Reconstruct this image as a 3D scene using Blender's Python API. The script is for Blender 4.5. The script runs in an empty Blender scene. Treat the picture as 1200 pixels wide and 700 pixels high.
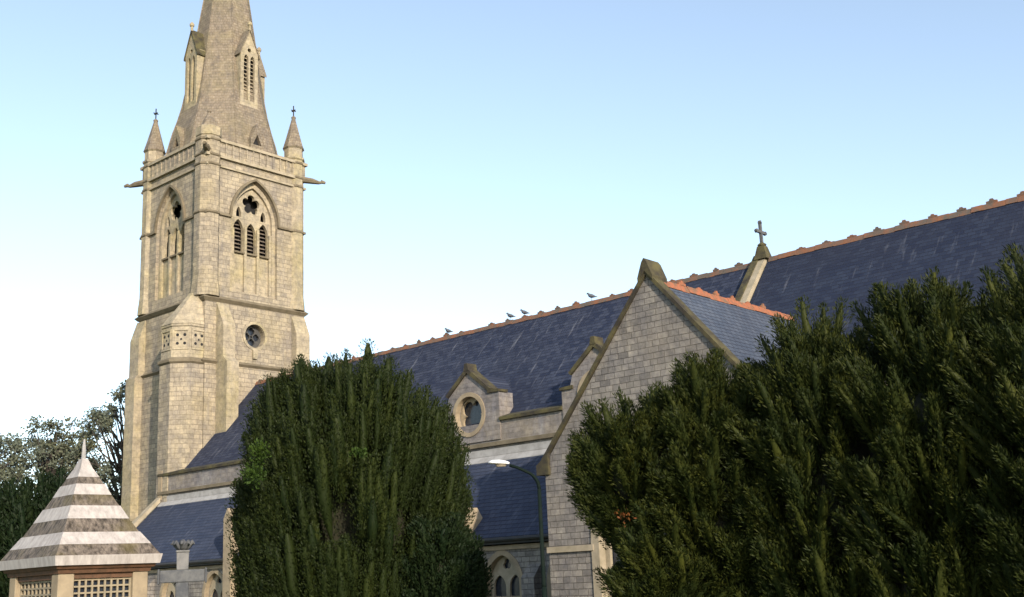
import bpy, bmesh, math, random
import numpy as np
from mathutils import Vector, Matrix
R = math.radians
random.seed(7); rng = np.random.default_rng(7)
scn = bpy.context.scene
COL = scn.collection

# ------------------------------------------------------------------ camera
F_PX = 1328.15
yaw, pitch, roll = R(131.38), R(13.72), R(-2.64)
f_ = Vector((math.cos(pitch)*math.cos(yaw), math.cos(pitch)*math.sin(yaw), math.sin(pitch)))
r_ = Vector((math.sin(yaw), -math.cos(yaw), 0)); u_ = r_.cross(f_)
r2 = math.cos(roll)*r_ + math.sin(roll)*u_
u2 = -math.sin(roll)*r_ + math.cos(roll)*u_
cam = bpy.data.cameras.new('camera'); co = bpy.data.objects.new('camera', cam); COL.objects.link(co)
cam.sensor_fit = 'HORIZONTAL'; cam.sensor_width = 36; cam.lens = F_PX/1200*36
cam.clip_start = .1; cam.clip_end = 4000
M = Matrix.Identity(4)
for i in range(3):
    M[i][0] = r2[i]; M[i][1] = u2[i]; M[i][2] = -f_[i]
M[2][3] = 1.6
co.matrix_world = M
scn.camera = co

# ------------------------------------------------------------------ light
SUN_AZ, SUN_EL = -24.0, 21.0        # azimuth measured from +X towards +Y
w = bpy.data.worlds.new('World'); scn.world = w; w.use_nodes = True
nt = w.node_tree; bg = nt.nodes['Background']
sky = nt.nodes.new('ShaderNodeTexSky'); sky.sky_type = 'NISHITA'; sky.sun_disc = False
sky.sun_elevation = R(SUN_EL); sky.sun_rotation = R(90 - SUN_AZ)
sky.altitude = 0; sky.air_density = 1.0; sky.dust_density = .8; sky.ozone_density = 2.2
hs = nt.nodes.new('ShaderNodeHueSaturation'); hs.inputs['Saturation'].default_value = .76; hs.inputs['Hue'].default_value = .494
nt.links.new(sky.outputs[0], hs.inputs['Color']); nt.links.new(hs.outputs[0], bg.inputs[0]); bg.inputs[1].default_value = .125
sl = bpy.data.lights.new('sun', 'SUN'); sl.energy = 2.75; sl.angle = R(.6); sl.color = (1, .88, .72)
so = bpy.data.objects.new('sun', sl); COL.objects.link(so)
sd = Vector((math.cos(R(SUN_EL))*math.cos(R(SUN_AZ)), math.cos(R(SUN_EL))*math.sin(R(SUN_AZ)), math.sin(R(SUN_EL))))
so.rotation_euler = sd.to_track_quat('Z', 'Y').to_euler()
scn.view_settings.view_transform = 'Standard'; scn.view_settings.look = 'None'
scn.view_settings.exposure = 1.2; scn.view_settings.gamma = 1

# ------------------------------------------------------------------ materials
MAT = {}
def newmat(name):
    m = bpy.data.materials.new(name); m.use_nodes = True
    n = m.node_tree; return m, n, n.nodes['Principled BSDF'], n.nodes, n.links
def math_node(N, L, op, a, b=None):
    m = N.new('ShaderNodeMath'); m.operation = op
    for i, v in enumerate((a, b)):
        if v is None: continue
        if isinstance(v, (int, float)): m.inputs[i].default_value = v
        else: L.new(v, m.inputs[i])
    return m.outputs[0]
def mix(N, L, fac, a, b, mode='MIX'):
    m = N.new('ShaderNodeMix'); m.data_type = 'RGBA'; m.blend_type = mode
    for idx, v in ((0, fac), (6, a), (7, b)):
        if isinstance(v, (int, float)): m.inputs[idx].default_value = v
        elif isinstance(v, tuple): m.inputs[idx].default_value = (*v, 1)
        else: L.new(v, m.inputs[idx])
    return m.outputs[2]
def noise(N, L, vec, scale, detail=4, rough=.6):
    n = N.new('ShaderNodeTexNoise'); n.inputs['Scale'].default_value = scale
    n.inputs['Detail'].default_value = detail; n.inputs['Roughness'].default_value = rough
    if vec is not None: L.new(vec, n.inputs['Vector'])
    return n.outputs['Fac']
def ramp(N, L, v, a, b):
    r = N.new('ShaderNodeMapRange'); L.new(v, r.inputs[0]); r.inputs[1].default_value = a; r.inputs[2].default_value = b
    r.clamp = True; return r.outputs[0]
def coords(N, L, axis, ku=1, kv=1):
    g = N.new('ShaderNodeNewGeometry'); s = N.new('ShaderNodeSeparateXYZ'); L.new(g.outputs['Position'], s.inputs[0])
    if axis == 'x': u = s.outputs[0]
    elif axis == 'y': u = s.outputs[1]
    else: u = math_node(N, L, 'ADD', s.outputs[0], s.outputs[1])
    c = N.new('ShaderNodeCombineXYZ')
    L.new(math_node(N, L, 'MULTIPLY', u, ku), c.inputs[0]); L.new(math_node(N, L, 'MULTIPLY', s.outputs[2], kv), c.inputs[1])
    return c.outputs[0], g.outputs['Position'], s
def masonry(name, c1, c2, cm, bw=.62, rh=.3, mortar=.018, stain=(.30, .22, .08), stain_amt=.5, grey=(.2, .19, .19), grey_amt=.4, axis='xy', rough=.9, bump=.5, blotch=0.0):
    m, n, B, N, L = newmat(name)
    v, pos, s = coords(N, L, axis)
    br = N.new('ShaderNodeTexBrick'); L.new(v, br.inputs['Vector'])
    br.inputs['Scale'].default_value = 1; br.inputs['Brick Width'].default_value = bw; br.inputs['Row Height'].default_value = rh
    br.inputs['Mortar Size'].default_value = mortar; br.inputs['Mortar Smooth'].default_value = .4; br.inputs['Bias'].default_value = -.1
    br.inputs['Color1'].default_value = (*c1, 1); br.inputs['Color2'].default_value = (*c2, 1); br.inputs['Mortar'].default_value = (*cm, 1)
    br.offset_frequency = 2; br.squash = .7; br.squash_frequency = 3
    # per-row shade so that courses differ
    big = noise(N, L, pos, .35, 5, .65)
    col = mix(N, L, math_node(N, L, 'MULTIPLY', ramp(N, L, big, .45, .68), stain_amt), br.outputs['Color'], stain)
    mp = N.new('ShaderNodeMapping'); mp.inputs['Scale'].default_value = (1.1, 1.1, .16); L.new(pos, mp.inputs[0])
    st = noise(N, L, mp.outputs[0], 1.3, 6, .7)
    col = mix(N, L, math_node(N, L, 'MULTIPLY', ramp(N, L, st, .5, .7), grey_amt), col, grey)
    med = noise(N, L, pos, 1.6, 4, .7)
    col = mix(N, L, .8, col, mix(N, L, ramp(N, L, med, .3, .7), (.62, .62, .68), (1.25, 1.22, 1.15)), 'MULTIPLY')
    fine = noise(N, L, pos, 5, 6, .75)
    col = mix(N, L, .75, col, mix(N, L, ramp(N, L, fine, .25, .75), (.55, .55, .55), (1.4, 1.4, 1.4)), 'MULTIPLY')
    L.new(col, B.inputs['Base Color']); B.inputs['Roughness'].default_value = rough
    B.inputs['Specular IOR Level'].default_value = .2
    bp = N.new('ShaderNodeBump'); bp.inputs['Distance'].default_value = .04; bp.inputs['Strength'].default_value = bump
    h = math_node(N, L, 'SUBTRACT', math_node(N, L, 'MULTIPLY', fine, .8), br.outputs['Fac'])
    L.new(h, bp.inputs['Height']); L.new(bp.outputs[0], B.inputs['Normal'])
    MAT[name] = m; return m
def slate(name, axis, c1=(.016, .022, .045), c2=(.042, .05, .078), streak=(.17, .175, .20), streak_amt=.6, rh=.24):
    m, n, B, N, L = newmat(name)
    v, pos, s = coords(N, L, axis)
    br = N.new('ShaderNodeTexBrick'); L.new(v, br.inputs['Vector'])
    br.inputs['Scale'].default_value = 1; br.inputs['Brick Width'].default_value = .32; br.inputs['Row Height'].default_value = rh*.72
    br.inputs['Mortar Size'].default_value = .012; br.inputs['Bias'].default_value = 0; br.inputs['Mortar Smooth'].default_value = .3
    br.inputs['Color1'].default_value = (*c1, 1); br.inputs['Color2'].default_value = (*c2, 1); br.inputs['Mortar'].default_value = (.02, .022, .035, 1)
    big = noise(N, L, pos, .3, 4, .6)
    col = mix(N, L, ramp(N, L, big, .35, .7), br.outputs['Color'], (.024, .027, .042), 'MIX')
    mixn = col.node; 
    fac = math_node(N, L, 'MULTIPLY', ramp(N, L, big, .4, .75), .5); L.new(fac, mixn.inputs[0])
    c = N.new('ShaderNodeCombineXYZ'); uu = s.outputs[0] if axis == 'x' else (s.outputs[1] if axis == 'y' else s.outputs[0])
    L.new(math_node(N, L, 'MULTIPLY', uu, 3.4), c.inputs[0]); L.new(math_node(N, L, 'MULTIPLY', s.outputs[2], .55), c.inputs[1])
    st = noise(N, L, c.outputs[0], 1, 3, .6)
    col = mix(N, L, math_node(N, L, 'MULTIPLY', ramp(N, L, st, .60, .75), streak_amt), col, streak)
    L.new(col, B.inputs['Base Color']); B.inputs['Roughness'].default_value = .7
    B.inputs['Specular IOR Level'].default_value = .15
    # each slate course is a little saw-tooth step
    saw = math_node(N, L, 'FRACT', math_node(N, L, 'DIVIDE', s.outputs[2], rh*.72))
    bp = N.new('ShaderNodeBump'); bp.inputs['Distance'].default_value = .03; bp.inputs['Strength'].default_value = .8
    h = math_node(N, L, 'SUBTRACT', math_node(N, L, 'MULTIPLY', noise(N, L, pos, 3, 3), .8), math_node(N, L, 'ADD', saw, br.outputs['Fac']))
    L.new(h, bp.inputs['Height']); L.new(bp.outputs[0], B.inputs['Normal'])
    MAT[name] = m; return m
def plain(name, c, c2=None, rough=.7, scale=3, spec=.3, bump=.2, metal=0.0, lo=.4, hi=.65, detail=5):
    m, n, B, N, L = newmat(name)
    g = N.new('ShaderNodeNewGeometry')
    nz = noise(N, L, g.outputs['Position'], scale, detail, .65)
    L.new(mix(N, L, ramp(N, L, nz, lo, hi), c, c2 or tuple(x*.7 for x in c)), B.inputs['Base Color'])
    B.inputs['Roughness'].default_value = rough; B.inputs['Specular IOR Level'].default_value = spec; B.inputs['Metallic'].default_value = metal
    bp = N.new('ShaderNodeBump'); bp.inputs['Distance'].default_value = .02; bp.inputs['Strength'].default_value = bump
    L.new(nz, bp.inputs['Height']); L.new(bp.outputs[0], B.inputs['Normal'])
    MAT[name] = m; return m
def leaf(name, a, b, c3, scale=.8, rough=.6):
    m, n, B, N, L = newmat(name)
    g = N.new('ShaderNodeNewGeometry')
    nz = noise(N, L, g.outputs['Position'], scale, 3, .6)
    col = mix(N, L, g.outputs['Random Per Island'], a, b)
    col = mix(N, L, ramp(N, L, nz, .42, .68), col, c3)
    L.new(col, B.inputs['Base Color']); B.inputs['Roughness'].default_value = rough; B.inputs['Specular IOR Level'].default_value = .15
    tr = N.new('ShaderNodeBsdfTranslucent'); L.new(col, tr.inputs[0])
    ms = N.new('ShaderNodeMixShader'); ms.inputs[0].default_value = .22
    L.new(B.outputs[0], ms.inputs[1]); L.new(tr.outputs[0], ms.inputs[2])
    L.new(ms.outputs[0], N['Material Output'].inputs[0])
    MAT[name] = m; return m

masonry('tower_stone', (.335, .287, .212), (.228, .198, .156), (.17, .145, .11), bw=.62, rh=.30, stain=(.26, .215, .12), stain_amt=.45, grey=(.17, .158, .15), grey_amt=.6)
masonry('dressed_stone', (.34, .292, .212), (.295, .253, .185), (.22, .19, .13), bw=.9, rh=.45, mortar=.01, stain=(.27, .23, .10), stain_amt=.55, grey=(.165, .152, .135), grey_amt=.45)
masonry('spire_stone', (.225, .19, .145), (.175, .148, .115), (.15, .115, .08), bw=.34, rh=.22, mortar=.02, stain=(.19, .165, .09), stain_amt=.55, grey=(.14, .125, .115), grey_amt=.5)
masonry('rubble_stone', (.25, .23, .205), (.15, .14, .13), (.10, .09, .08), bw=.42, rh=.21, mortar=.012, stain=(.19, .16, .13), stain_amt=.4, grey=(.15, .145, .15), grey_amt=.5, bump=.9)
masonry('clerestory_stone', (.22, .20, .19), (.15, .14, .14), (.13, .115, .105), bw=.5, rh=.22, mortar=.01, stain=(.30, .25, .17), stain_amt=.4, grey=(.24, .24, .26), grey_amt=.6)
plain('trim_stone', (.33, .28, .205), (.24, .205, .14), scale=2.2, bump=.4, rough=.9)
plain('buff_stone', (.30, .24, .16), (.22, .175, .12), scale=2.2, bump=.4, rough=.9)
plain('mossy_stone', (.034, .029, .022), (.09, .078, .034), scale=1.6, bump=.6, rough=.95)
plain('string_stone', (.17, .14, .095), (.11, .09, .06), scale=1.6, bump=.5, rough=.95)
plain('white_stone', (.33, .32, .31), (.24, .23, .22), scale=2, bump=.3, rough=.9)
plain('lead', (.33, .34, .37), (.45, .44, .44), scale=.8, bump=.2, rough=.6)
plain('head_stone', (.17, .165, .16), (.11, .11, .11), scale=4, bump=.5, rough=.95)
plain('grave_stone', (.06, .063, .07), (.11, .11, .11), scale=4, bump=.5, rough=.95)
plain('louvre_wood', (.16, .13, .10), (.10, .085, .07), scale=6, rough=.85)
plain('window_lead', (.045, .045, .045), (.07, .065, .06), scale=8)
plain('dark_void', (.012, .012, .014), (.02, .02, .022), rough=.9)  # near-black stands in for the shade inside openings
plain('glass_dark', (.015, .02, .03), (.03, .035, .045), scale=6, rough=.15, spec=.6, bump=.05)
plain('terracotta', (.29, .10, .05), (.13, .085, .055), scale=4, bump=.4, rough=.85)
plain('terracotta_old', (.10, .08, .065), (.20, .085, .045), scale=2.5, bump=.5, rough=.9)
plain('gutter_black', (.02, .022, .022), (.035, .03, .028), rough=.5)
plain('wood_brown', (.11, .055, .03), (.06, .035, .02), scale=5, rough=.7)
plain('lattice_paint', (.27, .22, .15), (.2, .17, .12), scale=5, rough=.7)
plain('lamp_green', (.008, .014, .012), (.012, .017, .014), rough=.8, spec=.03, bump=.05)
plain('lamp_white', (.75, .75, .74), (.62, .62, .60), rough=.35, scale=6, bump=.02)
plain('bark', (.07, .06, .05), (.04, .035, .03), scale=6, bump=.8, rough=.95)
plain('bird_grey', (.12, .13, .15), (.07, .075, .09), scale=12, rough=.8)
plain('grass', (.05, .085, .02), (.09, .10, .035), scale=.8, rough=.95, bump=.6)
plain('gravel', (.23, .20, .16), (.30, .27, .22), scale=30, rough=.95, bump=.6)
plain('render_wall', (.42, .36, .29), (.33, .29, .24), scale=.6, rough=.95)
slate('slate_nave', 'x')
slate('slate_transept', 'y', (.06, .075, .105), (.085, .10, .13), streak_amt=.25)
slate('slate_chancel', 'x', (.015, .020, .040), (.026, .034, .058), streak_amt=.35)
slate('slate_aisle', 'x', (.03, .04, .07), (.048, .058, .09), streak_amt=.4)
leaf('yew_leaf', (.009, .017, .004), (.031, .041, .008), (.014, .022, .005))
leaf('yew_leaf_near', (.010, .018, .004), (.052, .058, .010), (.017, .026, .006), scale=1.5)
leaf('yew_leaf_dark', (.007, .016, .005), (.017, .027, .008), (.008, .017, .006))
leaf('yew_shoot', (.035, .06, .01), (.05, .085, .014), (.03, .055, .01))
plain('yew_twig_shade', (.022, .02, .011), (.012, .014, .007), scale=8, rough=.95)  # twig brown, darkened to stand in for shade deep in the crowns
leaf('red_leaf', (.12, .035, .01), (.16, .06, .015), (.10, .05, .015))
leaf('tree_leaf_hazy', (.09, .11, .085), (.15, .165, .12), (.105, .11, .065), scale=.25)  # leaf colour lightened to stand in for distance haze
# shake roof of the pavilion
m, n, B, N, L = newmat('shingles')
v, pos, s = coords(N, L, 'xy')
c = N.new('ShaderNodeCombineXYZ')
L.new(math_node(N, L, 'MULTIPLY', s.outputs[1], 9), c.inputs[0]); L.new(math_node(N, L, 'MULTIPLY', s.outputs[0], 9), c.inputs[2]); L.new(math_node(N, L, 'MULTIPLY', s.outputs[2], 1.6), c.inputs[1])
st = noise(N, L, c.outputs[0], 1.0, 5, .7)
col = mix(N, L, ramp(N, L, st, .35, .66), (.02, .015, .011), (.19, .155, .125))
big = noise(N, L, pos, 1.4, 4)
col = mix(N, L, math_node(N, L, 'MULTIPLY', ramp(N, L, big, .5, .7), .55), col, (.10, .08, .025))
L.new(col, B.inputs['Base Color']); B.inputs['Roughness'].default_value = .9
bp = N.new('ShaderNodeBump'); bp.inputs['Distance'].default_value = .03; L.new(st, bp.inputs['Height']); L.new(bp.outputs[0], B.inputs['Normal'])
MAT['shingles'] = m
m, n, B, N, L = newmat('band_lead')
v, pos, s = coords(N, L, 'xy')
c = N.new('ShaderNodeCombineXYZ')
L.new(math_node(N, L, 'MULTIPLY', s.outputs[1], 7), c.inputs[0]); L.new(math_node(N, L, 'MULTIPLY', s.outputs[0], 7), c.inputs[2]); L.new(math_node(N, L, 'MULTIPLY', s.outputs[2], 1.2), c.inputs[1])
st = noise(N, L, c.outputs[0], 1.0, 4, .7)
L.new(mix(N, L, ramp(N, L, st, .35, .7), (.42, .385, .36), (.25, .225, .21)), B.inputs['Base Color']); B.inputs['Roughness'].default_value = .8
MAT['band_lead'] = m

# ------------------------------------------------------------------ helpers
ORG = {}
def tag(o, label=None, cat=None, group=None, kind=None):
    if label: o['label'] = label
    if cat: o['category'] = cat
    if group: o['group'] = group
    if kind: o['kind'] = kind
    return o
def empty(name, loc, label, cat, group=None):
    o = bpy.data.objects.new(name, None); COL.objects.link(o); o.location = loc; o.empty_display_size = .3
    ORG[o.name] = Vector(loc); return tag(o, label, cat, group)
class MB:
    def __init__(s): s.v = []; s.f = []
    def add(s, vs, fs):
        b = len(s.v); s.v += [tuple(p) for p in vs]; s.f += [tuple(b+i for i in f) for f in fs]; return s
    def box(s, x0, x1, y0, y1, z0, z1):
        return s.add([(x0,y0,z0),(x1,y0,z0),(x1,y1,z0),(x0,y1,z0),(x0,y0,z1),(x1,y0,z1),(x1,y1,z1),(x0,y1,z1)],
                     [(0,3,2,1),(4,5,6,7),(0,1,5,4),(1,2,6,5),(2,3,7,6),(3,0,4,7)])
    def hull8(s, bot, top):
        n = len(bot)
        return s.add(list(bot)+list(top), [tuple(range(n))[::-1], tuple(range(n, 2*n))] + [(i, (i+1) % n, n+(i+1) % n, n+i) for i in range(n)])
    def prism(s, fr, pts, w0, w1):
        return s.hull8([fr(u, v, w0) for u, v in pts], [fr(u, v, w1) for u, v in pts])
    def ring(s, cx, cy, prof, n=8, ph=None, ax=1.0, ay=1.0):
        # stacked regular polygons: prof = [(r, z)...]
        ph = math.pi/n if ph is None else ph; vs = []
        for r, z in prof:
            for k in range(n):
                a = ph+2*math.pi*k/n; vs.append((cx+ax*r*math.cos(a), cy+ay*r*math.sin(a), z))
        fs = [tuple(range(n))[::-1], tuple((len(prof)-1)*n+k for k in range(n))]
        for j in range(len(prof)-1):
            for k in range(n):
                fs.append((j*n+k, j*n+(k+1) % n, (j+1)*n+(k+1) % n, (j+1)*n+k))
        return s.add(vs, fs)
    def tube(s, pts, rad, n=8):
        pts = [Vector(p) for p in pts]; rad = rad if isinstance(rad, (list, tuple)) else [rad]*len(pts)
        vs = []; pu = None
        for i, p in enumerate(pts):
            d = (pts[min(i+1, len(pts)-1)]-pts[max(i-1, 0)]).normalized()
            if pu is None:
                pu = d.orthogonal().normalized()
            else:
                pu = (pu-d*pu.dot(d)).normalized()
            b = d.cross(pu)
            for k in range(n):
                a = 2*math.pi*k/n; vs.append(p+(pu*math.cos(a)+b*math.sin(a))*rad[i])
        fs = [tuple(range(n))[::-1], tuple((len(pts)-1)*n+k for k in range(n))]
        for j in range(len(pts)-1):
            for k in range(n): fs.append((j*n+k, j*n+(k+1) % n, (j+1)*n+(k+1) % n, (j+1)*n+k))
        return s.add(vs, fs)
    def build(s, name, mat, parent=None, smooth=False, bevel=0):
        o0 = ORG[parent.name] if parent else Vector((0, 0, 0))
        me = bpy.data.meshes.new(name)
        me.from_pydata([tuple(Vector(p)-o0) for p in s.v], [], s.f)
        bm = bmesh.new(); bm.from_mesh(me); bmesh.ops.recalc_face_normals(bm, faces=bm.faces); bm.to_mesh(me); bm.free()
        me.materials.append(MAT[mat])
        if smooth: me.polygons.foreach_set('use_smooth', [True]*len(me.polygons))
        o = bpy.data.objects.new(name, me); COL.objects.link(o)
        if parent: o.parent = parent
        ORG[o.name] = o0
        if bevel:
            b = o.modifiers.new('b', 'BEVEL'); b.width = bevel; b.segments = 1; b.limit_method = 'ANGLE'
        return o
def frE(x):  return lambda u, v, w: Vector((x+w, u, v))     # wall facing +X, u = y
def frS(y):  return lambda u, v, w: Vector((u, y-w, v))     # wall facing -Y, u = x
def frN(y):  return lambda u, v, w: Vector((-u, y+w, v))
def arch(cu, a, z0, zs, h, n=10):
    Rr = (a*a+h*h)/(2*a); pts = [(cu-a, z0), (cu+a, z0)] if z0 is not None else []
    th = math.asin(min(1, h/Rr))
    for i in range(n+1):
        t = th*i/n; pts.append((cu-(Rr-a)+Rr*math.cos(t), zs+Rr*math.sin(t)))
    for i in range(n-1, -1, -1):
        t = th*i/n; pts.append((cu+(Rr-a)-Rr*math.cos(t), zs+Rr*math.sin(t)))
    return pts
def archcurve(cu, a, zs, h, n=10): return arch(cu, a, None, zs, h, n)
def circle(cu, cv, r, n=20, ph=0): return [(cu+r*math.cos(ph+2*math.pi*k/n), cv+r*math.sin(ph+2*math.pi*k/n)) for k in range(n)]
def foil(cu, cv, r, lobes=4, ph=0, n=48, d=.32):
    out = []
    for k in range(n):
        a = ph+2*math.pi*k/n; rr = r*(1-d+d*abs(math.cos(lobes*(a-ph)/2))**.6)
        out.append((cu+rr*math.cos(a), cv+rr*math.sin(a)))
    return out
def plate(mb, fr, outer, holes, w0, w1):
    cu = bpy.data.curves.new('c', 'CURVE'); cu.dimensions = '2D'; cu.fill_mode = 'BOTH'; cu.extrude = .5
    for lp in [outer]+holes:
        sp = cu.splines.new('POLY'); sp.points.add(len(lp)-1)
        for i, (x, y) in enumerate(lp): sp.points[i].co = (x, y, 0, 1)
        sp.use_cyclic_u = True
    ob = bpy.data.objects.new('c', cu); me = bpy.data.meshes.new_from_object(ob)
    vs = [fr(v.co.x, v.co.y, w0+(v.co.z+.5)*(w1-w0)) for v in me.vertices]
    mb.add(vs, [tuple(p.vertices) for p in me.polygons])
    bpy.data.objects.remove(ob); bpy.data.curves.remove(cu); bpy.data.meshes.remove(me); return mb
def band(mb, fr, curve, t, w0, w1):
    # a moulding of thickness t following an open curve (outwards)
    n = len(curve); outer = []
    for i, p in enumerate(curve):
        a = Vector(curve[max(i-1, 0)]); b = Vector(curve[min(i+1, n-1)]); d = (b-a).normalized(); nn = Vector((d.y, -d.x))
        outer.append((p[0]+nn.x*t, p[1]+nn.y*t))
    for i in range(n-1):
        mb.prism(fr, [curve[i], outer[i], outer[i+1], curve[i+1]], w0, w1)
    return mb

# ------------------------------------------------------------------ ground
g = MB(); S_ = 900
g.add([(-S_, -S_, 0), (S_, -S_, 0), (S_, S_, 0), (-S_, S_, 0)], [(0, 1, 2, 3)])
tag(g.build('ground', 'grass'), kind='structure')
p = MB(); p.add([(-80, 27.5, .006), (12, 27.5, .006), (12, 30, .006), (-80, 30, .006)], [(0, 1, 2, 3)])
p.add([(-3, -20, .004), (-.6, -20, .004), (-.6, 28, .004), (-3, 28, .004)], [(0, 1, 2, 3)])
tag(p.build('path', 'gravel'), kind='structure')

# ================================================================== church
church = empty('church', (-45, 40, 0), 'large stone church with slate roofs, red ridge tiles and a tall spired west tower', 'church')
P = church
XE, YS = -62.06, 40.3; XW, YN = -70.06, 48.3; YC = 44.3; XC = -66.06
# ---- tower walls: one mesh made of four plates with openings, plus plinth stages
tw = MB()
eA = arch(44.1, 1.9, 20.75, 25.9, 2.95); fE, fS = frE(XE), frS(YS)
plate(tw, fE, [(YS, 0), (YN, 0), (YN, 30.9), (YS, 30.9)], [eA, circle(44.18, 17.92, .78, 28)], -.7, 0)
sA = arch(-66.4, 1.75, 20.95, 25.8, 2.95)
plate(tw, fS, [(XW, 0), (XE-.7, 0), (XE-.7, 30.9), (XW, 30.9)], [sA], -.7, 0)
tw.box(XW, XE-.7, YN-.7, YN, 0, 30.9)
tw.box(XW, XW+.7, YS+.7, YN-.7, 0, 30.9)
tw.box(XW+.7, XE-.7, YS+.7, YN-.7, 30.2, 30.8)
# lower stages are a little wider
tw.box(XE, XE+.14, YS, YN+.14, 0, 15.75)
plate(tw, fE, [(YS, 16.0), (YN, 16.0), (YN, 19.95), (YS, 19.95)], [circle(44.18, 17.92, .80, 28)], 0, .05)
tw.box(XW-.14, XE, YS-.14, YS, 0, 15.75)
tw.build('tower_wall', 'tower_stone', P)
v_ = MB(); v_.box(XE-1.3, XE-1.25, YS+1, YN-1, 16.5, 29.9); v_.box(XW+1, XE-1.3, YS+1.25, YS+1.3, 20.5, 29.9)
v_.build('tower_dark_sheet', 'dark_void', P)  # thin dark sheets painting the unlit inside of the tower
# string courses
st = MB()
def strings(z, e, h=.16):
    st.hull8([(XW-e*.3, YS-e*.3, z-h), (XE+e*.3, YS-e*.3, z-h), (XE+e*.3, YN+e*.3, z-h), (XW-e*.3, YN+e*.3, z-h)],
             [(XW-e, YS-e, z), (XE+e, YS-e, z), (XE+e, YN+e, z), (XW-e, YN+e, z)])
    st.hull8([(XW-e, YS-e, z), (XE+e, YS-e, z), (XE+e, YN+e, z), (XW-e, YN+e, z)],
             [(XW-.01, YS-.01, z+h*1.1), (XE+.01, YS-.01, z+h*1.1), (XE+.01, YN+.01, z+h*1.1), (XW-.01, YN+.01, z+h*1.1)])
strings(20.05, .26, .2); strings(15.85, .3, .2)
o = st.build('string_course', 'string_stone', P)
st = MB()
# belfry sill string runs round the corner strips but breaks at the openings
for a, b in ((YS-.1, 42.2), (46.0, YN+.1)): st.box(XE, XE+.15, a, b, 25.85, 26.0)
for a, b in ((XW-.1, -68.15), (-64.65, XE+.1)): st.box(a, b, YS-.15, YS, 25.8, 25.95)
band(st, fE, archcurve(44.1, 1.9, 25.9, 2.95), .16, 0, .17)
band(st, fS, archcurve(-66.4, 1.75, 25.8, 2.95), .16, 0, .17)
st.build('hood_mould', 'string_stone', P)
# parapet
pa = MB()
for z0, z1, e in ((29.85, 30.05, .2), (31.0, 31.2, .22), (29.2, 29.34, .14)):
    pa.box(XW-e, XE+e, YS-e, YS, z0, z1); pa.box(XE, XE+e, YS, YN+e, z0, z1); pa.box(XW-e, XW, YS, YN+e, z0, z1); pa.box(XW, XE, YN, YN+e, z0, z1)
pa.build('parapet_moulding', 'trim_stone', P)
pa = MB()
e = .08
pa.box(XW-e, XE+e, YS-e, YS+.35, 30.05, 31.0); pa.box(XE-.35, XE+e, YS+.35, YN+e, 30.05, 31.0)
pa.box(XW-e, XW+.35, YS+.35, YN+e, 30.05, 31.0); pa.box(XW+.35, XE-.35, YN-.35, YN+e, 30.05, 31.0)
for k in range(11):     # sunk panels read as ribs
    x = XW+1.2+k*.56; pa.box(x, x+.14, YS-e-.05, YS-e, 30.05, 31.0)
    y = YS+1.3+k*.56; pa.box(XE+e, XE+e+.07, y, y+.12, 30.05, 31.0)
pa.build('parapet', 'tower_stone', P)
# clasping corner turrets on the belfry stage
for nm, cx, cy, rr in (('se', XE-.6, YS+.46, .87), ('ne', XE-.45, YN-.55, .72), ('sw', XW+.55, YS+.45, .72), ('nw', XW+.5, YN-.5, .72)):
    c = MB(); top = 31.3 if nm == 'se' else 31.3
    c.ring(cx, cy, [(rr*1.15, 20.2), (rr*1.12, 20.6), (rr, 21.4), (rr, top)])
    o = c.build('corner_turret', 'tower_stone' if nm == 'se' else 'dressed_stone', P)
    for zz in (25.9, 29.28, 29.95, 31.05):
        c = MB(); c.ring(cx, cy, [(rr*.98, zz-.1), (rr*1.09, zz-.02), (rr*1.09, zz+.06), (rr*.98, zz+.16)]); c.build('string_ring', 'string_stone', o)
    # cap and pinnacle
    c = MB()
    if nm == 'se':
        c.ring(cx, cy, [(rr*.88, 31.3), (rr*1.02, 31.4), (rr*1.02, 31.98), (rr*.9, 32.06)])
        o = c.build('turret_cap', 'dressed_stone', P)
        c = MB(); c.ring(cx, cy, [(rr*.72, 32.06), (.36, 32.7), (.1, 33.2), (.15, 33.28), (.15, 33.38), (.02, 33.45)]); c.build('pinnacle', 'spire_stone', P)
    else:
        c.ring(cx, cy, [(rr*1.0, 31.3), (rr*1.15, 31.4), (rr*1.15, 31.52), (rr*.95, 31.6), (rr*.95, 32.2), (rr*1.12, 32.3)])
        c.build('turret_cap', 'dressed_stone', P)
        c = MB(); c.ring(cx, cy, [(rr*1.08, 32.3), (.55, 33.1), (.14, 34.65), (.17, 34.72), (.17, 34.8), (.04, 34.9)])
        pn = c.build('pinnacle', 'spire_stone', P)
        c = MB(); c.box(cx-.03, cx+.03, cy-.03, cy+.03, 34.8, 35.7); c.box(cx-.2, cx+.2, cy-.028, cy+.028, 35.28, 35.36); c.box(cx-.028, cx+.028, cy-.2, cy+.2, 35.29, 35.35)
        c.build('cross', 'gutter_black', pn)
# gargoyles
for (a, b) in (((XW+.2, YS, 30.0), (-1, -.35, 0)), ((XE, YN-.2, 29.95), (.25, 1.0, 0)), ((XE-.05, YS, 30.3), (.75, -.75, 0))):
    d = Vector(b).normalized(); a = Vector(a); L_ = 1.7 if b[0] != .75 else .95
    c = MB(); c.tube([a, a+d*L_*.5+Vector((0, 0, .02)), a+d*L_*.8-Vector((0, 0, .02)), a+d*L_+Vector((0, 0, .06))], [.26, .22, .13, .09], 8)
    c.tube([a+d*L_*.92+Vector((0, 0, .08)), a+d*L_*1.1+Vector((0, 0, .05))], [.15, .10], 8)
    c.build('gargoyle', 'string_stone', P)

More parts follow.
